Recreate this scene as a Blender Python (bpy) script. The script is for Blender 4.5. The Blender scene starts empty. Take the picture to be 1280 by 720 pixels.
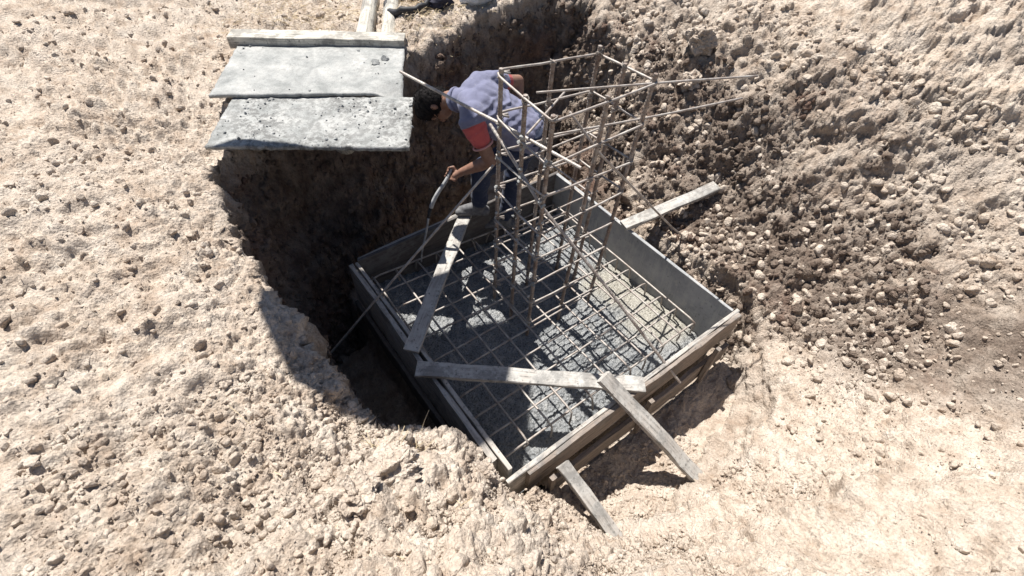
import bpy, math, random
import numpy as np
from mathutils import Vector, Matrix

random.seed(7)
RNG = np.random.default_rng(7)
scn = bpy.context.scene
COL = scn.collection

# ------------------------------------------------------------------ camera
cam_d = bpy.data.cameras.new("camera")
cam = bpy.data.objects.new("camera", cam_d)
COL.objects.link(cam)
cam_d.sensor_fit = 'HORIZONTAL'
cam_d.sensor_width = 36.0
cam_d.lens = 17.494
cam_d.clip_start = 0.02
cam_d.clip_end = 500.0
CAM = (-0.69012449, -0.69544142, 2.6)
cam.matrix_world = Matrix((
    (0.79741074, 0.43425732, -0.41899485, CAM[0]),
    (-0.60193144, 0.62143335, -0.50149689, CAM[1]),
    (0.04259868, 0.65210518, 0.75693077, CAM[2]),
    (0, 0, 0, 1)))
scn.camera = cam

# ------------------------------------------------------------------ light
SUN_EL = math.radians(62.0)
world = bpy.data.worlds.new("World")
scn.world = world
world.use_nodes = True
wn = world.node_tree
wn.nodes.clear()
w_out = wn.nodes.new('ShaderNodeOutputWorld')
w_bg = wn.nodes.new('ShaderNodeBackground')
w_sky = wn.nodes.new('ShaderNodeTexSky')
w_sky.sky_type = 'NISHITA'
w_sky.sun_disc = False
w_sky.sun_elevation = SUN_EL
w_sky.sun_rotation = 0.0            # sun stands towards +Y
w_sky.altitude = 300
w_bg.inputs['Strength'].default_value = 0.05
wn.links.new(w_sky.outputs[0], w_bg.inputs[0])
wn.links.new(w_bg.outputs[0], w_out.inputs[0])
sun_d = bpy.data.lights.new("sun", 'SUN')
sun_d.energy = 5.0
sun_d.angle = math.radians(0.5)
sun_d.color = (1.0, 0.96, 0.9)
sun = bpy.data.objects.new("sun", sun_d)
COL.objects.link(sun)
_l = Vector((-0.02, -math.cos(SUN_EL), -math.sin(SUN_EL)))
sun.rotation_euler = _l.to_track_quat('-Z', 'Y').to_euler()
sun.location = (0, 8, 12)

scn.view_settings.view_transform = 'Standard'
scn.view_settings.look = 'None'
scn.view_settings.exposure = 0.82
scn.view_settings.gamma = 1.0
scn.render.engine = 'CYCLES'
scn.cycles.use_denoising = True
scn.cycles.max_bounces = 6

# ------------------------------------------------------------------ materials
def mat(name, build, rough=0.9):
    m = bpy.data.materials.new(name)
    m.use_nodes = True
    nt = m.node_tree
    b = nt.nodes['Principled BSDF']
    b.inputs['Roughness'].default_value = rough
    build(nt, b)
    return m

def N(nt, t, **kw):
    n = nt.nodes.new(t)
    for k, v in kw.items():
        if k in n.inputs.keys():
            n.inputs[k].default_value = v
        else:
            setattr(n, k, v)
    return n

def coords(nt, kind='Object', scale=(1, 1, 1)):
    tc = N(nt, 'ShaderNodeTexCoord')
    mp = N(nt, 'ShaderNodeMapping')
    mp.inputs['Scale'].default_value = scale
    nt.links.new(tc.outputs[kind], mp.inputs['Vector'])
    return mp.outputs[0]

def noise(nt, vec, scale, detail=6, rough=0.6):
    n = N(nt, 'ShaderNodeTexNoise')
    n.inputs['Scale'].default_value = scale
    n.inputs['Detail'].default_value = detail
    n.inputs['Roughness'].default_value = rough
    nt.links.new(vec, n.inputs['Vector'])
    return n.outputs['Fac']

def ramp(nt, fac, stops, interp='LINEAR'):
    r = N(nt, 'ShaderNodeValToRGB')
    r.color_ramp.interpolation = interp
    e = r.color_ramp.elements
    while len(e) > 1:
        e.remove(e[-1])
    e[0].position = stops[0][0]
    for p, c in stops:
        x = e[0] if p == stops[0][0] else e.new(p)
        x.color = (*c, 1) if not isinstance(c, (int, float)) else (c, c, c, 1)
    nt.links.new(fac, r.inputs[0])
    return r.outputs[0]

def mix(nt, fac, a, b, mode='MIX'):
    m = N(nt, 'ShaderNodeMix', data_type='RGBA', blend_type=mode)
    if isinstance(fac, (int, float)):
        m.inputs[0].default_value = fac
    else:
        nt.links.new(fac, m.inputs[0])
    for i, v in ((6, a), (7, b)):
        if isinstance(v, tuple):
            m.inputs[i].default_value = (*v, 1)
        else:
            nt.links.new(v, m.inputs[i])
    return m.outputs[2]

def bump(nt, b, h, dist, strength=1.0, prev=None):
    n = N(nt, 'ShaderNodeBump')
    n.inputs['Strength'].default_value = strength
    n.inputs['Distance'].default_value = dist
    nt.links.new(h, n.inputs['Height'])
    if prev is not None:
        nt.links.new(prev, n.inputs['Normal'])
    nt.links.new(n.outputs[0], b.inputs['Normal'])
    return n.outputs[0]

def soil_build(dry=True):
    def f(nt, b):
        v = coords(nt)
        big = noise(nt, v, 1.6, 5)
        mid = noise(nt, v, 9, 6)
        fin = noise(nt, v, 70, 5, 0.7)
        c_dry = ramp(nt, mid, [(0.3, (0.34, 0.265, 0.205)), (0.5, (0.47, 0.395, 0.325)), (0.72, (0.55, 0.485, 0.415))])
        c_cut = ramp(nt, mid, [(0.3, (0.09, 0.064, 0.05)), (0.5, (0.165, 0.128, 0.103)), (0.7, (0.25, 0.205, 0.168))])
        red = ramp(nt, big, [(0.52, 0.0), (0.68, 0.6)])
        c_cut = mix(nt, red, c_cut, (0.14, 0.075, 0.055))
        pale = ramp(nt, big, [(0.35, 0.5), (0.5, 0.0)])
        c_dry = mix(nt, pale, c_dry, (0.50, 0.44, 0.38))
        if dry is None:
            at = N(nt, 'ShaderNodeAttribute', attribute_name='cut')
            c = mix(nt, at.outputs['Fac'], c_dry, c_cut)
        else:
            c = c_dry if dry else c_cut
        sp = ramp(nt, fin, [(0.3, 0.6), (0.47, 1.05), (0.7, 1.3)])
        c = mix(nt, 0.8, c, sp, 'MULTIPLY')
        nt.links.new(c, b.inputs['Base Color'])
        vo = N(nt, 'ShaderNodeTexVoronoi')
        vo.inputs['Scale'].default_value = 75
        nt.links.new(v, vo.inputs['Vector'])
        p = bump(nt, b, vo.outputs['Distance'], 0.012, 0.6)
        p = bump(nt, b, fin, 0.012, 0.75, p)
        bump(nt, b, noise(nt, v, 260, 3), 0.004, 0.7, p)
        b.inputs['Specular IOR Level'].default_value = 0.15
    return f

M = {}
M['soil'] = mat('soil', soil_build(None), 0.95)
M['clod'] = mat('dry_clod', soil_build(True), 0.95)
M['cut_clod'] = mat('fresh_cut_soil', soil_build(False), 0.95)

def concrete_build(nt, b):
    v = coords(nt)
    n1 = noise(nt, v, 14, 6)
    n2 = noise(nt, v, 90, 4, 0.7)
    c = ramp(nt, n1, [(0.3, (0.135, 0.145, 0.155)), (0.55, (0.215, 0.222, 0.225)), (0.75, (0.30, 0.30, 0.29))])
    at = N(nt, 'ShaderNodeAttribute', attribute_name='paste')
    c = mix(nt, at.outputs['Fac'], c, (0.29, 0.275, 0.235))
    c = mix(nt, 0.85, c, ramp(nt, n2, [(0.34, 0.3), (0.48, 1.0), (0.7, 1.25)]), 'MULTIPLY')
    nt.links.new(c, b.inputs['Base Color'])
    r = ramp(nt, n2, [(0.35, 0.16), (0.65, 0.5)])
    nt.links.new(r, b.inputs['Roughness'])
    vo = N(nt, 'ShaderNodeTexVoronoi')
    vo.inputs['Scale'].default_value = 60
    nt.links.new(v, vo.inputs['Vector'])
    p = bump(nt, b, vo.outputs['Distance'], 0.008, 0.7)
    bump(nt, b, n2, 0.008, 0.8, p)
M['concrete'] = mat('wet_concrete', concrete_build, 0.5)

def wood_build(base, splat, grain=(2, 26, 26), amount=(0.52, 0.62)):
    def f(nt, b):
        v = coords(nt, 'UV')
        vs = N(nt, 'ShaderNodeMapping')
        vs.inputs['Scale'].default_value = (1.6, 28, 1)
        nt.links.new(v, vs.inputs['Vector'])
        oi = N(nt, 'ShaderNodeObjectInfo')
        ad = N(nt, 'ShaderNodeVectorMath', operation='ADD')
        sc = N(nt, 'ShaderNodeVectorMath', operation='SCALE')
        sc.inputs[3].default_value = 17.0
        cmb = N(nt, 'ShaderNodeCombineXYZ')
        nt.links.new(oi.outputs['Random'], cmb.inputs[0])
        nt.links.new(cmb.outputs[0], sc.inputs[0])
        nt.links.new(vs.outputs[0], ad.inputs[0])
        nt.links.new(sc.outputs[0], ad.inputs[1])
        g = noise(nt, ad.outputs[0], 2.2, 8, 0.65)
        d = tuple(x * 0.3 for x in base)
        h = tuple(min(1, x * 1.4) for x in base)
        c = ramp(nt, g, [(0.28, d), (0.5, base), (0.75, h)])
        kn = N(nt, 'ShaderNodeTexVoronoi')
        kn.inputs['Scale'].default_value = 1.0
        km = N(nt, 'ShaderNodeMapping')
        km.inputs['Scale'].default_value = (3.2, 9, 1)
        nt.links.new(ad.outputs[0], km.inputs['Vector'])
        km.inputs['Scale'].default_value = (1.6, .32, 1)
        nt.links.new(km.outputs[0], kn.inputs['Vector'])
        c = mix(nt, ramp(nt, kn.outputs['Distance'], [(0.05, 0.8), (0.16, 0.0)]), c, tuple(x * .25 for x in base))
        vo = coords(nt, 'Object')
        s1 = noise(nt, vo, 11, 7, 0.7)
        s2 = noise(nt, vo, 48, 5, 0.7)
        m1 = ramp(nt, s1, [(amount[0], 0.0), (amount[1], 0.85)])
        c = mix(nt, m1, c, splat)
        m2 = ramp(nt, s2, [(0.59, 0.0), (0.66, 0.85)])
        c = mix(nt, m2, c, (0.09, 0.09, 0.085))
        st = ramp(nt, noise(nt, vo, 5, 7, .75), [(0.5, 0.0), (0.6, 0.6)])
        c = mix(nt, st, c, (0.13, 0.125, 0.12))
        nt.links.new(c, b.inputs['Base Color'])
        p = bump(nt, b, g, 0.004, 0.6)
        bump(nt, b, s2, 0.003, 0.6, p)
        b.inputs['Specular IOR Level'].default_value = 0.2
    return f
M['board'] = mat('form_board_wood', wood_build((0.40, 0.37, 0.335), (0.38, 0.375, 0.36)), 0.85)
M['brown_board'] = mat('brown_form_board', wood_build((0.25, 0.21, 0.18), (0.3, 0.285, 0.265), amount=(0.55, 0.7)), 0.85)
M['shaded_board'] = mat('shade_darkened_board', wood_build((0.10, 0.09, 0.085), (0.15, 0.145, 0.14)), 0.7)  # board wood with the shade of the far left side painted in
M['plank'] = mat('cement_spattered_plank', wood_build((0.38, 0.355, 0.325), (0.46, 0.45, 0.425), amount=(0.42, 0.6)), 0.88)
M['pole'] = mat('bleached_pole', wood_build((0.52, 0.49, 0.43), (0.48, 0.465, 0.44), amount=(0.6, 0.75)), 0.85)

def ply_build(nt, b):
    v = coords(nt)
    n1 = noise(nt, v, 5, 7, 0.65)
    n2 = noise(nt, v, 45, 5, 0.7)
    c = ramp(nt, n1, [(0.3, (0.21, 0.22, 0.23)), (0.55, (0.32, 0.325, 0.33)), (0.75, (0.42, 0.415, 0.405))])
    m = ramp(nt, n2, [(0.6, 0.0), (0.68, 0.8)])
    c = mix(nt, m, c, (0.08, 0.08, 0.08))
    vd = coords(nt, 'Object', (9, 9, 1.2))
    c = mix(nt, ramp(nt, noise(nt, vd, 3, 6, .7), [(0.5, 0.0), (0.62, 0.55)]), c, (0.40, 0.40, 0.385))
    m3 = ramp(nt, noise(nt, v, 16, 5), [(0.6, 0.0), (0.66, 0.6)])
    c = mix(nt, m3, c, (0.4, 0.39, 0.36))
    nt.links.new(c, b.inputs['Base Color'])
    bump(nt, b, n2, 0.003, 0.7)
M['ply'] = mat('cement_coated_ply', ply_build, 0.8)

def crust_build(nt, b):
    v = coords(nt)
    n1 = noise(nt, v, 4.5, 7, 0.65)
    n2 = noise(nt, v, 24, 6, 0.75)
    n3 = noise(nt, v, 120, 4, 0.7)
    c = ramp(nt, n1, [(0.32, (0.20, 0.21, 0.205)), (0.5, (0.34, 0.345, 0.335)), (0.7, (0.46, 0.455, 0.435))])
    at = N(nt, 'ShaderNodeAttribute', attribute_name='grit')
    g = ramp(nt, n2, [(0.44, 1.0), (0.56, 0.0)])
    g2 = N(nt, 'ShaderNodeMath', operation='MULTIPLY')
    nt.links.new(g, g2.inputs[0])
    nt.links.new(at.outputs['Fac'], g2.inputs[1])
    c = mix(nt, g2.outputs[0], c, (0.16, 0.16, 0.155))
    c = mix(nt, 0.7, c, ramp(nt, n3, [(0.3, 0.6), (0.5, 1.0), (0.8, 1.15)]), 'MULTIPLY')
    nt.links.new(c, b.inputs['Base Color'])
    p = bump(nt, b, n2, 0.008, 0.8)
    bump(nt, b, n3, 0.004, 0.8, p)
M['crust'] = mat('dried_cement_crust', crust_build, 0.85)

def rebar_build(light):
    def f(nt, b):
        v = coords(nt)
        n1 = noise(nt, v, 18, 6)
        n2 = noise(nt, v, 90, 4)
        if light:
            c = ramp(nt, n1, [(0.3, (0.24, 0.19, 0.16)), (0.5, (0.36, 0.32, 0.29)), (0.7, (0.50, 0.47, 0.43))])
        else:
            c = ramp(nt, n1, [(0.3, (0.13, 0.085, 0.065)), (0.5, (0.23, 0.18, 0.15)), (0.72, (0.38, 0.35, 0.32))])
        m = ramp(nt, n2, [(0.58, 0.0), (0.68, 0.7)])
        c = mix(nt, m, c, (0.46, 0.45, 0.42))
        nt.links.new(c, b.inputs['Base Color'])
        b.inputs['Metallic'].default_value = 0.25
        bump(nt, b, n2, 0.002, 0.8)
    return f
M['rebar'] = mat('rusty_bar', rebar_build(False), 0.6)
M['bar_pale'] = mat('cement_dusted_bar', rebar_build(True), 0.6)

def simple(col, var=0.25, sc=30, rough=0.8, bd=0.0):
    def f(nt, b):
        v = coords(nt)
        n1 = noise(nt, v, sc, 5)
        lo = tuple(x * (1 - var) for x in col)
        hi = tuple(min(1, x * (1 + var)) for x in col)
        nt.links.new(ramp(nt, n1, [(0.3, lo), (0.7, hi)]), b.inputs['Base Color'])
        if bd:
            bump(nt, b, n1, bd, 0.7)
        b.inputs['Specular IOR Level'].default_value = 0.25
    return mat('m', f, rough)

def cloth(name, col, var=0.15):
    def f(nt, b):
        v = coords(nt)
        n1 = noise(nt, v, 9, 5)
        lo = tuple(x * (1 - var) for x in col)
        hi = tuple(min(1, x * (1 + var)) for x in col)
        c = ramp(nt, n1, [(0.3, lo), (0.7, hi)])
        d = ramp(nt, noise(nt, v, 28, 5, 0.7), [(0.62, 0.0), (0.74, 0.4)])
        c = mix(nt, d, c, (0.38, 0.36, 0.33))
        nt.links.new(c, b.inputs['Base Color'])
        p = bump(nt, b, noise(nt, v, 24, 4), 0.01, 0.5)
        bump(nt, b, noise(nt, v, 500, 2), 0.001, 0.6, p)
        b.inputs['Specular IOR Level'].default_value = 0.15
        b.inputs['Sheen Weight'].default_value = 0.1
    return mat(name, f, 0.9)
M['shirt'] = cloth('lavender_cloth', (0.165, 0.17, 0.25))
M['tee'] = cloth('red_cloth', (0.42, 0.09, 0.09))
M['hem'] = cloth('pale_pink_hem', (0.5, 0.27, 0.25))
M['jeans'] = cloth('denim', (0.03, 0.04, 0.075))
M['boot'] = simple((0.13, 0.13, 0.135), 0.4, 40, 0.7, 0.003)
M['boot'].name = 'dusty_boot'
def skin_build(nt, b):
    v = coords(nt)
    n1 = noise(nt, v, 30, 5)
    nt.links.new(ramp(nt, n1, [(0.3, (0.18, 0.092, 0.062)), (0.7, (0.27, 0.15, 0.105))]), b.inputs['Base Color'])
    b.inputs['Subsurface Weight'].default_value = 0.08
    b.inputs['Subsurface Radius'].default_value = (0.01, 0.004, 0.002)
    bump(nt, b, noise(nt, v, 160, 3), 0.001, 0.5)
M['skin'] = mat('skin', skin_build, 0.55)
M['hair'] = simple((0.012, 0.010, 0.010), 0.5, 120, 0.9, 0.006); M['hair'].name = 'black_hair'
M['tool_pale'] = simple((0.34, 0.345, 0.35), 0.3, 30, 0.3); M['tool_pale'].name = 'pale_grey_shaft'
M['tool_dark'] = simple((0.035, 0.035, 0.038), 0.4, 50, 0.6); M['tool_dark'].name = 'dark_rubber'
M['steel'] = simple((0.25, 0.24, 0.22), 0.3, 12, 0.6); M['steel'].name = 'blocker_grey'
M['sack'] = simple((0.66, 0.67, 0.68), 0.12, 12, 0.7, 0.004); M['sack'].name = 'white_plastic'
M['bundle'] = simple((0.03, 0.03, 0.045), 0.4, 20, 0.85, 0.006); M['bundle'].name = 'dark_fabric'
M['straw'] = simple((0.50, 0.41, 0.27), 0.4, 6, 0.8); M['straw'].name = 'dry_straw'
M['wire'] = simple((0.3, 0.27, 0.24), 0.3, 40, 0.5); M['wire'].name = 'tie_wire'

# ------------------------------------------------------------------ noise in numpy
def _h(ix, iy, s):
    n = (ix.astype(np.int64) * 374761393 + iy.astype(np.int64) * 668265263 + s * 1274126177) & 0x7fffffff
    n = ((n ^ (n >> 13)) * 1274126177) & 0x7fffffff
    n = (n ^ (n >> 16)) & 0x7fffffff
    return (n % 100003) / 100003.0

def vnoise(x, y, s=0):
    ix, iy = np.floor(x), np.floor(y)
    fx, fy = x - ix, y - iy
    fx, fy = fx * fx * (3 - 2 * fx), fy * fy * (3 - 2 * fy)
    a, b = _h(ix, iy, s), _h(ix + 1, iy, s)
    c, d = _h(ix, iy + 1, s), _h(ix + 1, iy + 1, s)
    return (a + (b - a) * fx) * (1 - fy) + (c + (d - c) * fx) * fy - 0.5

def fbm(x, y, s=0, o=5, g=0.5):
    t, a, f = 0, 1.0, 1.0
    for i in range(o):
        t = t + a * vnoise(x * f + 7.1 * i, y * f - 3.7 * i, s + i)
        a *= g; f *= 2.03
    return t

def clods(x, y, s=0, fill=0.7):
    """angular broken lumps: one faceted solid per cell, height 0..1"""
    ix, iy = np.floor(x), np.floor(y)
    best = np.zeros_like(x)
    for dx in (-1, 0, 1):
        for dy in (-1, 0, 1):
            cx, cy = ix + dx, iy + dy
            px = cx + 0.15 + 0.7 * _h(cx, cy, s)
            py = cy + 0.15 + 0.7 * _h(cx, cy, s + 11)
            r = (0.35 + 0.4 * _h(cx, cy, s + 23)) * (_h(cx, cy, s + 31) < fill)
            th = 6.283 * _h(cx, cy, s + 41)
            ux, uy = x - px, y - py
            m = np.zeros_like(x)
            for k in range(5):
                a = th + k * 1.2566 + 0.7 * (_h(cx, cy, s + 50 + k) - .5)
                q = 0.75 + 0.6 * _h(cx, cy, s + 60 + k)
                m = np.maximum(m, (ux * np.cos(a) + uy * np.sin(a)) * q)
            tilt = 0.35 * (ux * np.cos(th * 3) + uy * np.sin(th * 3))
            hgt = np.minimum((np.maximum(r, 1e-3) - m) * 1.7, 0.62 * r + tilt)
            best = np.maximum(best, np.clip(hgt, 0, 1))
    return best

# ------------------------------------------------------------------ mesh helpers
def obj(name, V, F, m, parent=None, smooth=False, uv=None):
    me = bpy.data.meshes.new(name)
    me.from_pydata([tuple(v) for v in V], [], [tuple(f) for f in F])
    if m is not None:
        me.materials.append(m)
    if smooth:
        me.polygons.foreach_set('use_smooth', [True] * len(me.polygons))
    if uv is not None:
        l = me.uv_layers.new(name='UVMap')
        idx = np.zeros(len(me.loops), dtype=np.int32)
        me.loops.foreach_get('vertex_index', idx)
        l.data.foreach_set('uv', np.asarray(uv, dtype=np.float32)[idx].ravel())
    me.update()
    o = bpy.data.objects.new(name, me)
    COL.objects.link(o)
    if parent is not None:
        o.parent = parent
    return o

def empty(name, loc=(0, 0, 0)):
    o = bpy.data.objects.new(name, None)
    o.location = loc
    o.empty_display_size = 0.1
    COL.objects.link(o)
    return o

def tag(o, label=None, cat=None, group=None, kind=None):
    if label: o['label'] = label
    if cat: o['category'] = cat
    if group: o['group'] = group
    if kind: o['kind'] = kind
    return o

def adopt(child, parent, _=None):
    """parent without moving: children meshes hold world coordinates"""
    child.parent = parent
    off = Vector(parent.location) if parent.parent is None else Vector(parent.parent.location) * 0
    child.matrix_parent_inverse = Matrix.Translation(-off)
    return child

def grid_mesh(name, xs, ys, Z, m, smooth=True, attrs=None):
    X, Y = np.meshgrid(xs, ys) if xs.ndim == 1 else (xs, ys)
    ny, nx = X.shape
    co = np.stack([X, Y, Z], -1).reshape(-1, 3).astype(np.float32)
    i = np.arange(nx * ny).reshape(ny, nx)
    q = np.stack([i[:-1, :-1], i[:-1, 1:], i[1:, 1:], i[1:, :-1]], -1).reshape(-1, 4)
    me = bpy.data.meshes.new(name)
    me.vertices.add(len(co))
    me.vertices.foreach_set('co', co.ravel())
    me.loops.add(q.size)
    me.loops.foreach_set('vertex_index', q.ravel().astype(np.int32))
    me.polygons.add(len(q))
    me.polygons.foreach_set('loop_start', np.arange(0, q.size, 4, dtype=np.int32))
    me.update(calc_edges=True)
    me.polygons.foreach_set('use_smooth', [smooth] * len(q))
    for k, a in (attrs or {}).items():
        at = me.attributes.new(k, 'FLOAT', 'POINT')
        at.data.foreach_set('value', a.astype(np.float32).ravel())
    me.materials.append(m)
    o = bpy.data.objects.new(name, me)
    COL.objects.link(o)
    return o

def frame(d):
    d = d / np.linalg.norm(d)
    a = np.array([0, 0, 1.0]) if abs(d[2]) < 0.9 else np.array([1.0, 0, 0])
    u = np.cross(d, a); u /= np.linalg.norm(u)
    return d, u, np.cross(d, u)

def resample(P, step):
    P = np.asarray(P, float)
    L = np.r_[0, np.cumsum(np.linalg.norm(np.diff(P, axis=0), axis=1))]
    n = max(2, int(round(L[-1] / step)) + 1)
    t = np.linspace(0, L[-1], n)
    return np.stack([np.interp(t, L, P[:, k]) for k in range(3)], 1)

def tube_geo(P, r, n=7, wob=0.0, rib=0.0):
    """capped tube along P; r scalar or per point; rib: alternating raised rings"""
    P = np.asarray(P, float)
    k = len(P)
    r = np.broadcast_to(np.asarray(r, float), (k,)).copy()
    if rib:
        r[1:-1:2] += rib
    if wob:
        w = RNG.normal(0, wob, (max(2, k // 6 + 2), 3))
        t = np.linspace(0, len(w) - 1, k)
        P = P + np.stack([np.interp(t, np.arange(len(w)), w[:, j]) for j in range(3)], 1)
    T = np.gradient(P, axis=0)
    _, u, v = frame(T[0])
    V = []
    for i in range(k):
        d = T[i] / np.linalg.norm(T[i])
        u = u - d * np.dot(u, d); u /= np.linalg.norm(u)
        v = np.cross(d, u)
        for j in range(n):
            a = 2 * math.pi * j / n
            V.append(P[i] + r[i] * (math.cos(a) * u + math.sin(a) * v))
    F = []
    for i in range(k - 1):
        for j in range(n):
            F.append((i * n + j, i * n + (j + 1) % n, (i + 1) * n + (j + 1) % n, (i + 1) * n + j))
    F.append(tuple(range(n))[::-1])
    F.append(tuple((k - 1) * n + j for j in range(n)))
    return V, F

class Geo:
    def __init__(self): self.V, self.F = [], []
    def add(self, g):
        o = len(self.V)
        self.V += [tuple(p) for p in g[0]]
        self.F += [tuple(i + o for i in f) for f in g[1]]

def round_corners(P, r, n=4, closed=False):
    P = [np.array(p, float) for p in P]
    out = []
    k = len(P)
    for i in range(k):
        if not closed and i in (0, k - 1):
            out.append(P[i]); continue
        a, b, c = P[i - 1], P[i], P[(i + 1) % k]
        d1 = (a - b) / np.linalg.norm(a - b); d2 = (c - b) / np.linalg.norm(c - b)
        s, e = b + d1 * r, b + d2 * r
        for t in np.linspace(0, 1, n):
            out.append((1 - t) ** 2 * s + 2 * t * (1 - t) * b + t * t * e)
    return np.array(out)

def plank(name, p0, p1, w, t, m, parent=None, up=(0, 0, 1), warp=0.003, segs=None, ch=0.003, skew=0.0):
    """sawn plank from p0 to p1 (centre of its section), chamfered, slightly uneven"""
    p0, p1 = np.array(p0, float), np.array(p1, float)
    d = p1 - p0; L = np.linalg.norm(d); d /= L
    up = np.array(up, float)
    s = np.cross(d, up); s /= np.linalg.norm(s)
    u = np.cross(s, d)
    segs = segs or max(4, int(L / 0.06))
    hw, ht = w / 2, t / 2
    sec = [(-hw + ch, -ht), (hw - ch, -ht), (hw, -ht + ch), (hw, ht - ch), (hw - ch, ht), (-hw + ch, ht), (-hw, ht - ch), (-hw, -ht + ch)]
    ua = np.cumsum([0] + [math.dist(sec[i], sec[(i + 1) % 8]) for i in range(7)])
    V, F, UV = [], [], []
    off = RNG.uniform(0, 50)
    for i in range(segs + 1):
        x = i / segs
        q = p0 + d * L * x
        for j, (a, b) in enumerate(sec):
            na = warp * 2 * float(fbm(np.array([off + x * L * 5 + j // 2 * 9]), np.array([off]), 3, 3)[0])
            nb = warp * 1.5 * float(fbm(np.array([off + x * L * 3]), np.array([off + 5 + j // 4 * 3]), 4, 3)[0])
            e = 0
            if i in (0, segs):
                e = (0.006 * float(vnoise(np.array([off + j * 1.7]), np.array([off + i]), 9)[0]) + skew * a) * (1 if i else -1)
            V.append(q + s * (a + na) + u * (b + nb) + d * e)
            UV.append((x * L, ua[j]))
    for i in range(segs):
        for j in range(8):
            F.append((i * 8 + j, i * 8 + (j + 1) % 8, (i + 1) * 8 + (j + 1) % 8, (i + 1) * 8 + j))
    F.append(tuple(range(8))[::-1]); F.append(tuple(segs * 8 + j for j in range(8)))
    return obj(name, V, F, m, parent, False, UV)

def ico(sub=1):
    t = (1 + 5 ** 0.5) / 2
    V = [(-1, t, 0), (1, t, 0), (-1, -t, 0), (1, -t, 0), (0, -1, t), (0, 1, t), (0, -1, -t), (0, 1, -t), (t, 0, -1), (t, 0, 1), (-t, 0, -1), (-t, 0, 1)]
    F = [(0, 11, 5), (0, 5, 1), (0, 1, 7), (0, 7, 10), (0, 10, 11), (1, 5, 9), (5, 11, 4), (11, 10, 2), (10, 7, 6), (7, 1, 8), (3, 9, 4), (3, 4, 2), (3, 2, 6), (3, 6, 8), (3, 8, 9), (4, 9, 5), (2, 4, 11), (6, 2, 10), (8, 6, 7), (9, 8, 1)]
    V = [np.array(v) / np.linalg.norm(v) for v in V]
    for _ in range(sub):
        c, NF = {}, []
        def mid(a, b):
            k = (min(a, b), max(a, b))
            if k not in c:
                p = V[a] + V[b]; V.append(p / np.linalg.norm(p)); c[k] = len(V) - 1
            return c[k]
        for a, b, d in F:
            x, y, z = mid(a, b), mid(b, d), mid(d, a)
            NF += [(a, x, z), (b, y, x), (d, z, y), (x, y, z)]
        F = NF
    return np.array(V), np.array(F)

# ------------------------------------------------------------------ terrain
RIM = np.array([(-.58, 1.3), (-.55, .80), (-.52, .50), (-.34, .38), (-.20, .25), (-.10, .06), (-.02, -.10), (.10, -.20), (.20, -.38),
                (.30, -.52), (.45, -.60), (.70, -.64), (1.1, -.66), (1.7, -.62), (2.12, -.35), (2.28, .2), (2.12, .75),
                (2.03, 1.05), (2.42, 1.5), (2.85, 2.1), (2.95, 2.7), (2.75, 3.05), (2.2, 3.22), (1.75, 3.2), (1.5, 3.08), (1.15, 3.07),
                (.8, 2.98), (.35, 2.95), (-.15, 2.8), (-.6, 2.45), (-.68, 1.9)])
CP = np.array([  # ground level outside the pit: x, y, z
    (-.55, .9, .46), (-.52, .5, .37), (-.34, .37, .27), (-.20, .23, .17), (-.09, .04, .09), (-.03, -.11, .0), (.1, -.22, -.1), (.2, -.40, -.22), (.3, -.52, -.27),
    (.45, -.60, -.27), (.7, -.64, -.28), (1.1, -.70, -.2), (1.7, -.7, -.1), (-.42, -.44, .78), (-.69, -.69, .95), (-.20, -.46, .48), (.10, -.78, .45), (.5, -.95, .25),
    (-.72, .15, .55), (-1.2, .5, .72), (-1.7, 1.3, .8), (-.75, 2.0, .66), (-.6, 2.6, .64), (-1.6, 3.5, .74), (-.5, 4.5, .76), (.4, 3.05, .64), (.9, 3.1, .66), (1.5, 3.15, .80),
    (2.3, 3.3, .93), (1.2, 4.3, .70), (1.7, 4.9, .80), (3.2, 4.5, 1.35), (2.98, 2.7, .95), (3.2, 1.75, 1.0), (2.75, 1.35, .5), (2.35, 1.05, .02), (2.06, .95, -.08), (2.2, .6, -.06), (2.35, .2, .0), (2.62, .75, .16),
    (3.1, .7, .9), (3.8, 1.2, 1.25), (3.8, 3.0, 1.4), (2.3, -.4, -.05), (2.8, -.6, .4), (3.5, -.8, .95), (2.2, -1.1, .25), (2.8, -1.8, .9), (1.3, -1.5, .6), (.3, -1.5, .9), (-.8, -1.6, 1.05),
    (-2.2, -.5, 1.0), (-2.5, 2.0, .95), (1, -3, 1.1), (4.5, -2.5, 1.2), (5.5, 1.5, 1.4), (-3, 5, .95), (2, 7, 1.2), (5, 6, 1.5), (-4, -3, 1.1)], float)

def _tps_k(d2):
    return np.where(d2 > 1e-12, d2 * np.log(np.maximum(d2, 1e-12)), 0.0)

def _tps_fit(C):
    n = len(C)
    d2 = ((C[:, None, :2] - C[None, :, :2]) ** 2).sum(-1)
    A = np.zeros((n + 3, n + 3))
    A[:n, :n] = _tps_k(d2) + np.eye(n) * 0.004
    A[:n, n] = 1; A[:n, n + 1:] = C[:, :2]
    A[n, :n] = 1; A[n + 1:, :n] = C[:, :2].T
    return np.linalg.solve(A, np.r_[C[:, 2], 0, 0, 0])
_W = _tps_fit(CP)

def tps(x, y):
    r = _W[-3] + _W[-2] * x + _W[-1] * y
    for i in range(len(CP)):
        r = r + _W[i] * _tps_k((x - CP[i, 0]) ** 2 + (y - CP[i, 1]) ** 2)
    return r

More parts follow.
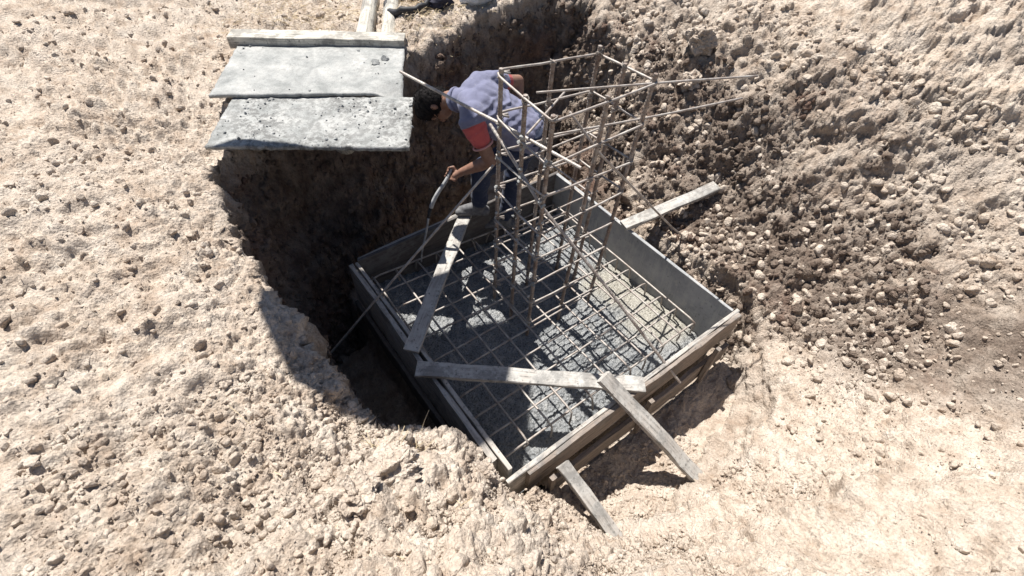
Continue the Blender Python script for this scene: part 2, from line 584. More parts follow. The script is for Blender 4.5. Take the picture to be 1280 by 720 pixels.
def rim_dist(x, y):
    """signed distance to the pit rim, positive inside"""
    best = np.full(x.shape, 1e9)
    inside = np.zeros(x.shape, bool)
    n = len(RIM)
    for i in range(n):
        a, b = RIM[i], RIM[(i + 1) % n]
        e = b - a
        t = np.clip(((x - a[0]) * e[0] + (y - a[1]) * e[1]) / (e @ e), 0, 1)
        best = np.minimum(best, (x - a[0] - t * e[0]) ** 2 + (y - a[1] - t * e[1]) ** 2)
        c = (a[1] > y) != (b[1] > y)
        xi = a[0] + (y - a[1]) * e[0] / (e[1] if abs(e[1]) > 1e-9 else 1e-9)
        inside ^= c & (x < xi)
    return np.where(inside, 1, -1) * np.sqrt(best)

STEEP = np.array([  # x, y, slope of the pit wall
    (-.55, .8, 9.0), (-.55, 1.4, 9.0), (-.35, .37, 6.0), (-.1, .05, 3.0), (.15, -.3, 1.6), (.4, -.6, .9), (.9, -.65, .7), (1.7, -.6, .8), (2.2, .2, 1.3), (2.1, .9, 2.2),
    (2.3, 1.6, 1.7), (2.85, 2.2, 2.2), (2.6, 3.1, 3.2), (1.9, 3.2, 3.2), (1.2, 3.05, 3.2), (.3, 2.9, 3.2), (-.5, 2.2, 3.0)])

def steep(x, y):
    w = 0; t = 0
    for a, b, k in STEEP:
        q = 1 / (((x - a) ** 2 + (y - b) ** 2) ** 1.5 + 0.01)
        w = w + q; t = t + q * k
    return t / w

def sstep(a, b, x):
    t = np.clip((x - a) / (b - a), 0, 1)
    return t * t * (3 - 2 * t)

def terrain_base(x, y):
    far = sstep(5.0, 9.0, np.hypot(x - 1, y - 1))
    zg = tps(np.clip(x, -6, 8), np.clip(y, -6, 9)) * (1 - far) + 1.15 * far
    s = rim_dist(x, y)
    s = s + (0.09 * fbm(x * 2.6, y * 2.6, 5, 3) + 0.05 * fbm(x * 9, y * 9, 15, 3)) * (1 - 0.6 * sstep(.5, .2, np.abs(x + .2)))
    k = steep(x, y)
    zf = (-0.53 + 0.05 * fbm(x * 2, y * 2, 40, 4) + 0.10 * sstep(-.25, -.65, y) * sstep(-.1, .3, x)
          - 0.5 * sstep(.0, -.12, x) * sstep(.1, .45, y) - 0.35 * sstep(1.9, 2.1, y) * sstep(1.6, 1.2, x))
    inside = s > 0
    wall = zg - k * np.maximum(s, 0)
    z = np.where(inside, np.maximum(zf, wall), zg)
    z = np.maximum(z, zf)
    on_floor = inside & (wall < zf)
    return z, s, far, on_floor, inside & ~on_floor

def terrain(xs, ys):
    x, y = np.meshgrid(xs, ys)
    z, s, far, on_floor, on_wall = terrain_base(x, y)
    zy, zx = np.gradient(z, ys, xs)
    nl = np.sqrt(1 + zx ** 2 + zy ** 2)
    rough = np.where(on_floor, 0.55, 1.0) * (1 - far)
    dx, dy = x - .95, y - .95
    dl = np.maximum(np.hypot(dx, dy), .05)
    un = .3 + .6 * on_wall
    u = x + un * z * dx / dl; v = y + un * z * dy / dl
    wx = u + 0.03 * fbm(u * 12, v * 12, 77, 2) + 0.012 * fbm(u * 40, v * 40, 79, 2)
    wy = v + 0.03 * fbm(u * 12 + 9, v * 12, 78, 2) + 0.012 * fbm(u * 40 + 9, v * 40, 80, 2)
    lump = sstep(-.12, .25, fbm(u * 1.8, v * 1.8, 60, 2))
    heap = sstep(1.3, .5, np.hypot(x + .45, y + .1))
    d = rough * ((0.085 + .04 * heap) * fbm(u * 4, v * 4, 21, 7, 0.6)
                 + 0.08 * lump * clods(wx * 6.5, wy * 6.5, 1, 0.3)
                 + 0.055 * (0.3 + lump) * clods(wx * 14, wy * 14, 2, 0.5)
                 + 0.032 * clods(wx * 30, wy * 30, 3, 0.65)
                 + 0.018 * clods(wx * 60, wy * 60, 4, 0.8) + 0.007 * fbm(u * 50, v * 50, 25, 3, .7))
    fine = sstep(9, 5, np.hypot(x - 1, y - 1))
    X = x - d * zx / nl * fine; Y = y - d * zy / nl * fine; Z = z + d / nl
    # the ground never reaches into the formwork
    inb = (X > -.10) & (X < 1.94) & (Y > -.10) & (Y < 1.94)
    Z = np.where(inb, np.minimum(Z, -0.56), Z)
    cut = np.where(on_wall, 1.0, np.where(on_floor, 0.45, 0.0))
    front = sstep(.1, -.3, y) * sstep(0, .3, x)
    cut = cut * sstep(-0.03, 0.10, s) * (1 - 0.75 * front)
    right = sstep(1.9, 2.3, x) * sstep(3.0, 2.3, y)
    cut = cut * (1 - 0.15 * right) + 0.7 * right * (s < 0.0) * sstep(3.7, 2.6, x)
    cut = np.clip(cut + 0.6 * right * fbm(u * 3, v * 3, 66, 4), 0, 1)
    return X, Y, Z, cut

def nonuni(segs):
    out = [segs[0][0]]
    for a, b, st in segs:
        n = max(1, int(round((b - a) / st)))
        out += list(np.linspace(a, b, n + 1)[1:])
    return np.array(out)
gx = nonuni([(-60, -10, 8), (-10, -4, .6), (-4, -2.4, .05), (-2.4, -.95, .013), (-.95, 1.0, .0075), (1.0, 3.3, .012), (3.3, 5, .017), (5, 9, .12), (9, 60, 8)])
gy = nonuni([(-60, -10, 8), (-10, -3, .6), (-3, -1.1, .017), (-1.1, .9, .0075), (.9, 3.3, .012), (3.3, 5.5, .03), (5.5, 9, .12), (9, 60, 8)])
GX, GY = np.meshgrid(gx, gy)
PX, PY, GZ, GC = terrain(gx, gy)
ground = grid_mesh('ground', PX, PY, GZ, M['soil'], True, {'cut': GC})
tag(ground, 'sandy excavated ground with a rough pit dug into it', kind='structure')

def height(x, y):
    i = np.clip(np.searchsorted(gx, x) - 1, 0, len(gx) - 2); j = np.clip(np.searchsorted(gy, y) - 1, 0, len(gy) - 2)
    fx = (x - gx[i]) / (gx[i + 1] - gx[i]); fy = (y - gy[j]) / (gy[j + 1] - gy[j])
    return (GZ[j, i] * (1 - fx) + GZ[j, i + 1] * fx) * (1 - fy) + (GZ[j + 1, i] * (1 - fx) + GZ[j + 1, i + 1] * fx) * fy

def shard_protos(n, sub, seed):
    r = np.random.default_rng(seed); iv, fi = ico(sub); out = []
    for _ in range(n):
        w = r.normal(0, 1, (9, 3)); w /= np.linalg.norm(w, axis=1)[:, None]
        c = r.uniform(.45, .95, 9)
        d = iv @ w.T
        t = np.where(d > .05, c / np.maximum(d, .05), 9).min(1)
        out.append(iv * np.minimum(t, 1.0)[:, None] * r.uniform(.75, 1.3, 3))
    return out, fi

# crumbled soil lying loose over banks and floor
def crumbs(name, zones, seed, label):
    r = np.random.default_rng(seed)
    small, if0 = shard_protos(40, 0, 1); large, if1 = shard_protos(60, 2, 2)
    VV, FF, base = [], [], 0
    for (x0, x1, y0, y1, n, rmin, rmax) in zones:
        x = r.uniform(x0, x1, n); y = r.uniform(y0, y1, n)
        keep = ~((x > -.08) & (x < 1.92) & (y > -.08) & (y < 1.92))
        x, y = x[keep], y[keep]
        z = height(x, y)
        rad = rmin * (rmax / rmin) ** (r.random(len(x)) ** 4.0)
        for a, b, c, q in zip(x, y, z, rad):
            pr, fi = (large, if1) if q > 0.011 else (small, if0)
            v = pr[r.integers(len(pr))] * q
            th = r.uniform(0, 6.3)
            v = v @ np.array([[math.cos(th), math.sin(th), 0], [-math.sin(th), math.cos(th), 0], [0, 0, 1]])
            v += (a, b, c + q * 0.1)
            VV.append(v); FF.append(fi + base); base += len(v)
    V = np.concatenate(VV); F = np.concatenate(FF)
    me = bpy.data.meshes.new(name)
    me.vertices.add(len(V)); me.vertices.foreach_set('co', V.astype(np.float32).ravel())
    me.loops.add(F.size); me.loops.foreach_set('vertex_index', F.astype(np.int32).ravel())
    me.polygons.add(len(F)); me.polygons.foreach_set('loop_start', np.arange(0, F.size, 3, dtype=np.int32))
    me.update(calc_edges=True)
    me.materials.append(M['clod'])
    o = bpy.data.objects.new(name, me); COL.objects.link(o)
    return tag(o, label, None, None, 'stuff')
crumbs('soil_crumbs', [(-.85, .15, -.75, .45, 260, .016, .05), (-1.6, .6, -1.2, .9, 20000, .003, .022), (-.9, .3, -.9, .9, 22000, .0025, .012), (0, 1.2, -1.0, -.2, 7000, .0025, .018), (1.9, 3.6, -1.0, 2.6, 9000, .004, .04),
                       (.5, 3.2, 3.2, 4.5, 1500, .005, .035), (-2.2, .4, 3.0, 5, 1500, .005, .03), (-2.4, -.6, .5, 3, 2500, .004, .03), (1.0, 3, -2, -.6, 2500, .004, .03)], 3,
       'loose crumbs of dry soil scattered over the banks')

def wall_stones(n, seed):
    r = np.random.default_rng(seed)
    zx, zy = np.gradient(GZ, gy, gx)[::-1]
    dens = (GC > .5) & (GX > -.9) & (GX < 3.4) & (GY > -.8) & (GY < 3.4)
    slope = np.hypot(zx, zy)
    area = np.gradient(gx)[None, :] * np.gradient(gy)[:, None] * np.sqrt(1 + slope ** 2) * dens
    p = (area / area.sum()).ravel()
    idx = r.choice(p.size, n, p=p)
    pr, if0 = shard_protos(60, 1, 4)
    VV, FF = [], []
    for c, k in enumerate(idx):
        j, i = divmod(k, len(gx))
        a = r.random()
        q = .006 * (6 ** (r.random() ** 2.6))
        nrm = np.array([-zx[j, i], -zy[j, i], 1.0]); nrm /= np.linalg.norm(nrm)
        v = pr[r.integers(len(pr))] * q
        dz = r.uniform(-.6, .6) * min(.06, slope[j, i] * .01)
        VV.append(v + np.array([PX[j, i], PY[j, i], GZ[j, i] + dz]) + nrm * q * .1); FF.append(if0 + c * len(v))
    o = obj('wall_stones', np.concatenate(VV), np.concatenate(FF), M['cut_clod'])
    return tag(o, 'clods and stones sticking out of the cut pit walls', None, None, 'stuff')
wall_stones(12000, 21)

def clod(x, y, r, label, sq=(1, 1, .8), seed=0, sink=.25):
    rr = np.random.default_rng(seed)
    v, f = ico(4)
    n = 0
    w = rr.normal(0, 1, (9, 3)); w /= np.linalg.norm(w, axis=1)[:, None]
    v = v * np.minimum(1, .72 / np.maximum((v @ w.T).max(1), .3))[:, None] * 1.15
    for k, a in ((1.3, .3), (3.2, .28), (7, .2), (14, .12)):
        o = rr.uniform(0, 99, 3)
        n = n + a * (vnoise(v[:, 0] * k + o[0], v[:, 1] * k + o[1], 5) + vnoise(v[:, 1] * k + o[1], v[:, 2] * k + o[2], 6) + vnoise(v[:, 2] * k + o[2], v[:, 0] * k + o[0], 7))
    v = v * (1 + n[:, None]) * r * np.array(sq)
    z = float(height(np.array([x]), np.array([y]))[0]) + r * sq[2] * (1 - 2 * sink)
    o = obj('soil_clod', v, f, M['clod'], None, False)
    o.location = (x, y, z)
    return tag(o, label, 'clod', 'big clods of soil')
clod(-.72, .12, .075, 'pale smooth boulder-like clod at the left edge of the near bank', (1, 1.1, .8), 1)
clod(-.58, .16, .085, 'craggy brown clod at the middle of the near bank, casting a dark shadow', (1.3, 1, .8), 2)
clod(-.50, .30, .06, 'lumpy clod just below the tuft of dry straw on the near bank', (1.2, 1, .7), 3)
clod(-.20, .02, .045, 'small crusty clod beside the nearest corner of the formwork', (1, 1.2, .7), 5)
clod(3.0, 1.62, .10, 'round grey clod high on the right bank', (1, 1, .9), 6, .15)
clod(2.86, 1.48, .075, 'pale round clod just under the highest grey one on the right bank', (1.1, 1, .8), 7, .15)

# ------------------------------------------------------------------ wet concrete
FS = 1.85
cx = np.arange(0.0, FS + 0.001, 0.0055); cy = np.arange(0.0, FS + 0.001, 0.0055)
CX, CY = np.meshgrid(cx, cy)
paste = sstep(1.28, 1.6, CX + 0.3 * fbm(CX * 5, CY * 5, 8, 5)) * sstep(.1, .25, CY) * sstep(1.2, .95, CY)
amp = .65 - 0.42 * paste
CZ = -0.43 + 0.055 * fbm(CX * 2.2, CY * 2.2, 90, 4) + amp * (0.030 * clods(CX * 24, CY * 24, 91, .55) + 0.026 * clods(CX * 45, CY * 45, 92, .75) + 0.016 * clods(CX * 80, CY * 80, 94, .8) + 0.012 * fbm(CX * 30, CY * 30, 93, 4)) + 0.012 * paste + .10 * sstep(.7, 1.8, CY) * sstep(1.2, .2, CX)
conc = grid_mesh('wet_concrete', cx, cy, CZ, M['concrete'], True, {'paste': paste})
tag(conc, 'lumpy wet grey concrete filling the bottom of the formwork', kind='structure')

# ------------------------------------------------------------------ formwork
fw = empty('footing_formwork', (0.9, 0.9, -0.55))
tag(fw, 'square timber formwork box round the wet concrete', 'formwork')
def fboard(*a, label=None, **k):
    o = plank('form_board', *a, **k); adopt(o, fw)
    if label: o['label'] = label
    return o
# section: w = horizontal thickness, t = height (up = z)
fboard((-.07, -.0135, -.15), (FS + .05, -.0135, -.15), .025, .30, M['board'], label='pale rimmed inner front board')
fboard((.05, -.044, -.117), (FS + .03, -.044, -.117), .028, .23, M['brown_board'], warp=.006, label='brown outer front board')
fboard((.20, -.085, -.37), (FS, -.085, -.37), .03, .19, M['brown_board'], warp=.006, label='lower front plank lying on the soil')
fboard((-.0135, .03, -.20), (-.0135, FS, -.20), .025, .40, M['board'])
fboard((-.052, .12, -.20), (-.052, FS + .02, -.20), .026, .385, M['board'], warp=.007)
fboard((-.09, .5, -.45), (-.09, FS, -.45), .03, .16, M['shaded_board'])
fboard((FS + .0135, 0.003, -.28), (FS + .0135, FS, -.28), .025, .56, M['ply'], label='grey cement coated right board')
fboard((.003, FS + .0135, -.28), (FS + .03, FS + .0135, -.28), .025, .56, M['shaded_board'], label='back board with shade darkened into its colour')
fboard((.02, FS + .05, -.2), (FS * .6, FS + .05, -.2), .03, .36, M['board'])
for x in (.17, .95, 1.6):
    o = plank('stake', (x, -.118, -.62), (x, -.118, -.09), .035, .03, M['brown_board'], None, up=(0, 1, 0)); adopt(o, fw)

def timber(name, p0, p1, w, t, m, label, cat, up=(0, 0, 1), **k):
    c = (np.array(p0) + np.array(p1)) / 2
    o = plank(name, np.array(p0) - c, np.array(p1) - c, w, t, m, None, up, **k)
    o.location = tuple(c)
    return tag(o, label, cat, 'loose timbers round the formwork')
timber('timber_brace', (.93, 1.86, .0145), (-.075, .965, .0145), .095, .025, M['plank'], 'plank across the far left corner of the formwork, mostly in shadow', 'plank', warp=.006)
timber('timber_brace', (-.115, .835, .0145), (.93, -.04, .0145), .098, .025, M['plank'], 'pale plank across the nearest corner of the formwork, over the wet concrete', 'plank', warp=.006)
timber('timber_strut', (.69, .10, .152), (.985, -.63, -.405), .095, .032, M['plank'], 'sloping grey plank from the front form board down to the soil at the right', 'plank', warp=.006, skew=.2)
timber('timber_strut', (.245, -.10, -.055), (.30, -.56, -.30), .075, .03, M['plank'], 'short sloping plank propped between front form board and near bank', 'plank', warp=.006, skew=.15)
timber('timber_strut', (1.83, 1.02, .022), (2.62, .815, .20), .095, .03, M['plank'], 'pale plank bridging the right form board and the right bank', 'plank', warp=.005)

# ------------------------------------------------------------------ reinforcing mat
mt = empty('rebar_mat', (.93, .98, -.27))
tag(mt, 'grid of steel bars lying over the wet concrete with hooked ends', 'rebar grid')
ZM = -.27
def mz(x, y):
    return .13 * min(max((y - .5) / 1.3, 0), 1) * min(max((1.3 - x) / 1.3, 0), 1)
def mat_bar(a, b, dz, axis):
    z = ZM + dz
    hk = .13
    P = [(a[0], a[1], z - hk), (a[0], a[1], z), (b[0], b[1], z), (b[0], b[1], z - hk)]
    lean = RNG.normal(0, .018, 4)
    P[0] = (P[0][0] + lean[0], P[0][1] + lean[1], P[0][2]); P[3] = (P[3][0] + lean[2], P[3][1] + lean[3], P[3][2])
    P = round_corners(P, .03)
    mid = resample(P, .06)
    mid[:, 2] += [mz(p[0], p[1]) for p in mid]
    V, F = tube_geo(mid, .0073, 6, wob=.0024)
    adopt(obj('mat_bar', V, F, M['bar_pale'], None, True), mt)
for i in range(11):
    x = .07 + .173 * i + RNG.normal(0, .006)
    mat_bar((x + RNG.normal(0, .006), .16), (x + RNG.normal(0, .006), 1.80), .007, 1)
for j in range(11):
    y = .18 + .162 * j + RNG.normal(0, .006)
    mat_bar((.055, y + RNG.normal(0, .006)), (1.815, y + RNG.normal(0, .006)), -.007, 0)

# ------------------------------------------------------------------ column cage
cg = empty('column_cage', (1.09, 1.06, -.47))
tag(cg, 'tall open column cage of thick vertical bars and square stirrups', 'rebar cage')
BASE = dict(A=(.79, 1.28), B=(1.09, 1.26), C=(1.385, 1.24), D=(1.37, 1.03), E=(1.37, .845), F=(1.09, .865), G=(.81, .89), H=(.80, 1.08))
TOP = dict(A=(.80, 1.285), B=(1.12, 1.25), C=(1.42, 1.21), D=(1.43, 1.02), E=(1.44, .82), F=(1.11, .82), G=(.765, .83), H=(.77, 1.045))
TZ = 1.40
def at(k, z):
    t = (z + .50) / (TZ + .50)
    a, b = np.array(BASE[k]), np.array(TOP[k])
    return np.array([*(a + (b - a) * t), z])
for k in 'ABCDEFGH':
    zt = TZ + (.02 if k in 'ACE' else -.005)
    P = resample([at(k, -.50), at(k, zt)], .010)
    V, F = tube_geo(P, .0118, 8, rib=.0018)
    adopt(obj('vertical_bar', V, F, M['rebar'], None, False), cg)
cen = np.array([1.1, 1.05, 0])
tie = Geo()
for zi, z in enumerate((1.375, 1.13, .895, .665, .43, .20, -.02, -.25)):
    zz = {k: z + RNG.normal(0, .012) for k in 'ACEG'}
    P = []
    for k in 'AGEC':
        p = at(k, zz[k]); o = p - cen; o[2] = 0
        sgn = np.array([np.sign(o[0]), np.sign(o[1]), 0])
        P.append(p + sgn * .018)
    P.append(P[0] + np.array([.0, .0, .016]))
    hook = P[-1] + np.array([.055, -.05, -.012])
    start = P[0] + np.array([.06, -.035, .012])
    Q = round_corners([start] + P + [hook], .022, 4)
    V, F = tube_geo(resample(Q, .03), .0066, 6, wob=.0022)
    adopt(obj('stirrup', V, F, M['bar_pale'], None, True), cg)
    for k in 'ABCDEFGH':
        p = at(k, z)
        for q in range(2):
            th = np.linspace(0, 6.6, 9)
            r0 = .017 + RNG.uniform(0, .003)
            ring = np.stack([p[0] + r0 * np.cos(th), p[1] + r0 * np.sin(th), p[2] + RNG.normal(0, .006) + .014 * np.sin(th * 1.0 + RNG.uniform(0, 6))], 1)
            tail = ring[-1] + np.array([[.012, -.004, .01], [.022, -.012, .006]]) * RNG.uniform(-1, 1.4)
            tie.add(tube_geo(np.r_[ring, tail], .0026, 4))
spl = Geo(); sp_, sf_ = shard_protos(12, 1, 9)
for k in 'AHG':
    for z in (1.13, .895, .665, .43, .20, -.02):
        for _ in range(6):
            p = at(k, z + RNG.normal(0, .03)) + np.array([-.012, -.008, 0]) + RNG.normal(0, .009, 3)
            spl.add((p + sp_[RNG.integers(12)] * RNG.uniform(.005, .012), sf_))
adopt(tag(obj('cement_splash', spl.V, spl.F, M['crust']), None, None, None, 'stuff'), cg)
adopt(tag(obj('tie_wire', tie.V, tie.F, M['wire'], None, True), None, None, None, 'stuff'), cg)
# short inner ties across the cage
for a, b, z in (('B', 'F', .79), ('H', 'D', 1.02), ('B', 'F', .32), ('H', 'D', .52)):
    p, q = at(a, z), at(b, z + .02)
    d = (q - p) / np.linalg.norm(q - p)
    V, F = tube_geo(resample([p - d * .03, q + d * .03], .05), .0055, 6, wob=.001)
    adopt(obj('cross_tie', V, F, M['bar_pale'], None, True), cg)

def loose_bar(P, r, label, m='bar_pale', rib=0.0):
    P = np.array(P, float); c = P.mean(0)
    V, F = tube_geo(resample(P - c, .012 if rib else .05), r, 8, rib=rib)
    o = obj('loose_rebar', V, F, M[m], None, not rib)
    o.location = tuple(c)
    return tag(o, label, 'rebar', 'loose bars tied to the column cage')
loose_bar([(.655, 2.15, 1.085), (.77, 1.44, 1.108), (.80, 1.27, 1.115), (.885, .715, 1.125)], .0085, 'long straight bar from above the man\'s head across the front of the cage', rib=.001)
loose_bar([(.772, 1.34, 1.09), (.775, 1.1, .97), (.777, .87, .838), (.97, .44, .43), (1.15, .02, .02), (1.21, -.13, -.12)], .0088, 'bent bar running steeply down across the cage and out over the front form board', rib=.001)
loose_bar([(1.02, .98, 1.26), (1.14, .83, 1.05), (2.05, .74, .10), (2.33, .71, -.16)], .0075, 'slanting bar from inside the cage down to the right bank')
loose_bar([(.86, 1.07, 1.37), (1.44, .815, 1.37), (1.56, .762, 1.37), (2.0, .57, 1.365)], .0062, 'topmost nearly level bar passing right through the cage towards the right')
loose_bar([(.94, .99, 1.15), (1.44, .84, 1.155), (1.65, .79, 1.15), (2.15, .675, 1.145)], .0062, 'second nearly level bar, just below the topmost one, reaching out to the right')
loose_bar([(1.28, 1.30, 1.15), (.82, 1.07, 1.15)], .0068, 'short diagonal bar across the inside of the cage near its top')
loose_bar([(.772, 1.30, .84), (-.06, 1.44, .034), (-.28, 1.478, -.19), (-.50, 1.51, -.40)], .0078, 'thin bar sloping from the cage down over the left board into the dark trench')

# ------------------------------------------------------------------ pour platform at upper left
def panel(name, c_rf, c_rb, c_lf, length, z, th, label, curl=0.0, grit=0.5, seed=0, rim=.012):
    rf, rb, lf = (np.array([*p, 0.0]) for p in (c_rf, c_rb, c_lf))
    ex = (lf - rf) / np.linalg.norm(lf - rf)          # to the left along the front edge
    ey = rb - rf
    W = np.linalg.norm(ey); ey = ey / W
    nu, nv = int(length / .02), int(W / .02)
    u = np.linspace(0, length, nu + 1); v = np.linspace(0, W, nv + 1)
    UU, VV = np.meshgrid(u, v)
    edge = np.minimum(np.minimum(UU, length - UU), np.minimum(VV, W - VV))
    jag = 0.012 * fbm(UU * 30 + seed, VV * 30, 31, 4) * (edge < 1e-6)
    jag2 = 0.012 * fbm(UU * 30 + seed + 40, VV * 30, 32, 4) * (edge < 1e-6)
    g = sstep(-.15, .25, fbm(UU * 4 + seed, VV * 4, 44, 3))
    top = 0.006 * fbm(UU * 5 + seed, VV * 5, 33, 5) + grit * (0.010 * clods(UU * 26, VV * 26, 34 + seed, .5) + 0.008 * clods(UU * 50, VV * 50, 35 + seed, .5)) * (0.3 + g)
    if curl:
        d = np.hypot(UU - .02, VV - .02)
        top = top + 0 * d
        cut = sstep(.22, .0, d) * curl
        top = top - cut
    base = rf + ex * 0
    P = base[None, None, :] + (UU + jag)[..., None] * ex + (VV + jag2)[..., None] * ey
    T = P.copy(); T[..., 2] = z + top
    B = P.copy(); B[..., 2] = z - th + 0.0 * top - (curl and sstep(.22, .0, np.hypot(UU, VV)) * curl)
    V = np.concatenate([T.reshape(-1, 3), B.reshape(-1, 3)])
    nU, nV = nu + 1, nv + 1
    n = nU * nV
    i = np.arange(n).reshape(nV, nU)
    q = np.stack([i[:-1, :-1], i[1:, :-1], i[1:, 1:], i[:-1, 1:]], -1).reshape(-1, 4)
    F = [tuple(a) for a in q] + [tuple(a[::-1] + n) for a in q]
    ring = list(i[0, :-1]) + list(i[:-1, -1]) + list(i[-1, :0:-1]) + list(i[:0:-1, 0])
    for a, b in zip(ring, ring[1:] + ring[:1]):
        F.append((a, b, b + n, a + n))
    c = V.mean(0)
    o = obj(name, V - c, F, M['crust'], None, True)
    o.location = tuple(c)
    at_ = o.data.attributes.new('grit', 'FLOAT', 'POINT')
    gg = np.clip(0.12 + (0.55 + 0.8 * g) * grit, 0, 1).ravel()
    at_.data.foreach_set('value', np.r_[gg, gg].astype(np.float32))
    mg = Geo(); mp_, mf_ = shard_protos(20, 0, 8 + seed)
    for _ in range(int(420 * grit)):
        i_ = RNG.integers(n)
        if RNG.random() > .25 + .9 * g.ravel()[i_]: continue
        mg.add((V[i_] - c + mp_[RNG.integers(20)] * .004 * 4.5 ** (RNG.random() ** 2), mf_))
    if mg.V:
        tag(obj('mortar_crumbs', mg.V, mg.F, M['concrete'], o), None, None, None, 'stuff')
    return tag(o, label, 'panel', 'cement covered panels over the pit edge')
for q, (x, y, l) in enumerate(((.92, 2.95, 'small grey cement lump on the upper panel against the beam, nearer the corner'), (.83, 2.93, 'flatter cement lump on the upper panel, left of the other lump'))):
    pv, pf = shard_protos(1, 3, 60 + q)
    o = obj('cement_lump', pv[0] * np.array([.042, .035, .024]), pf, M['crust'], None, False); o.location = (x, y, .80)
    tag(o, l, 'cement lump', 'cement lumps on the panel')
panel('shuttering_panel', (.50, 1.845), (.84, 2.37), (.20, 2.05), 1.25, .755, .026, 'lower front panel crusted with gritty cement, jutting over the dark pit', 0, 1.0, 3)
panel('shuttering_panel', (.775, 2.43), (1.17, 3.09), (.46, 2.62), 1.30, .785, .022, 'upper panel smeared with smooth pale cement below the wooden beam', .06, .22, 9)
timber('timber_beam', (1.19, 3.12, .80), (.05, 3.87, .80), .15, .085, M['pole'], 'squared beam lying across the two poles behind the upper panel', 'beam', warp=.006)['group'] = 'timbers carrying the panels'
def pole(p0, p1, r0, r1, label):
    p0, p1 = np.array(p0), np.array(p1); c = (p0 + p1) / 2
    P = resample([p0 - c, p1 - c], .1)
    t = np.linspace(0, 1, len(P))
    V, F = tube_geo(P, r0 + (r1 - r0) * t + RNG.normal(0, .002, len(P)), 12, wob=.008)
    uv = [(i // 12 * .1, (i % 12) / 12 * .4) for i in range(len(V))]
    o = obj('wooden_pole', V, F, M['pole'], None, True, uv)
    o.location = tuple(c)
    return tag(o, label, 'pole', 'round poles under the panels')
pole((.26, 2.36, .565), (1.95, 4.92, .99), .070, .074, 'left one of the two bleached round poles running back from the beam')
pole((.55, 2.40, .565), (2.02, 4.72, 1.0), .066, .070, 'right one of the two bleached round poles running back from the beam')

# ------------------------------------------------------------------ things on the ground behind
def lump_mesh(name, loc, size, m, label, cat, seed, amp=.25):
    v, f = ico(3)
    r = np.random.default_rng(seed); o = r.uniform(0, 99, 3)
    n = vnoise(v[:, 0] * 2 + o[0], v[:, 1] * 2 + o[1], 5) + vnoise(v[:, 1] * 2.4 + o[1], v[:, 2] * 2.4 + o[2], 6) + .6 * vnoise(v[:, 2] * 5 + o[2], v[:, 0] * 5 + o[0], 7)
    v = v * (1 + amp * n[:, None]) * np.array(size)
    q = obj(name, v, f, m, None, True)
    q.location = loc
    return tag(q, label, cat)

# ------------------------------------------------------------------ straw
def straw(name, spots, label, seed, rad=.0016):
    r = np.random.default_rng(seed)
    g = Geo()
    for (x, y, sx, sy, n, L) in spots:
        for _ in range(n):
            px, py = r.normal(x, sx), r.normal(y, sy)
            z = float(height(np.array([px]), np.array([py]))[0])
            th = r.uniform(0, 6.3); l = L * r.uniform(.4, 1.2)
            d = np.array([math.cos(th), math.sin(th), r.uniform(-.2, .5)]) * l
            p = np.array([px, py, z + .012])
            g.add(tube_geo([p, p + d * .5 + np.array([0, 0, .01]), p + d], rad, 3))
    return tag(obj(name, g.V, g.F, M['straw']), label, None, None, 'stuff')
straw('dry_straw', [(1.55, 3.45, .28, .25, 520, .09), (.75, 4.1, .4, .4, 500, .1), (-.52, .27, .05, .035, 34, .12), (-.45, .30, .06, .03, 20, .1), (2.5, 3.5, .3, .2, 90, .1), (-.60, -.1, .25, .25, 16, .09), (2.2, .9, .12, .1, 24, .08)],
      'dry straw and grass stalks strewn on the soil', 5)

# ------------------------------------------------------------------ the man
def capsule(a, b, ra, rb, n=14):
    a, b = np.array(a, float), np.array(b, float)
    d = b - a; L = np.linalg.norm(d)
    if L < 1e-6:
        d = np.array([0, 0, 1.0]); L = 1e-6
    d, u, v = frame(d)
    V, F = [], []
    prof = [(-ra * math.cos(t), ra * math.sin(t)) for t in np.linspace(.12, math.pi / 2, 5)] + [(L + rb * math.sin(t), rb * math.cos(t)) for t in np.linspace(0, math.pi / 2 - .12, 5)]
    for h, r in prof:
        for j in range(n):
            an = 2 * math.pi * j / n
            V.append(a + d * h + r * (math.cos(an) * u + math.sin(an) * v))
    k = len(prof)
    for i in range(k - 1):
        for j in range(n):
            F.append((i * n + j, i * n + (j + 1) % n, (i + 1) * n + (j + 1) % n, (i + 1) * n + j))
    F.append(tuple(range(n))[::-1]); F.append(tuple((k - 1) * n + j for j in range(n)))
    return V, F

def ellip(c, axes, rad):
    v, f = ico(2)
    A = np.array([np.array(x) / np.linalg.norm(x) for x in axes])
    return (np.array(c) + (v * np.array(rad)) @ A, f)

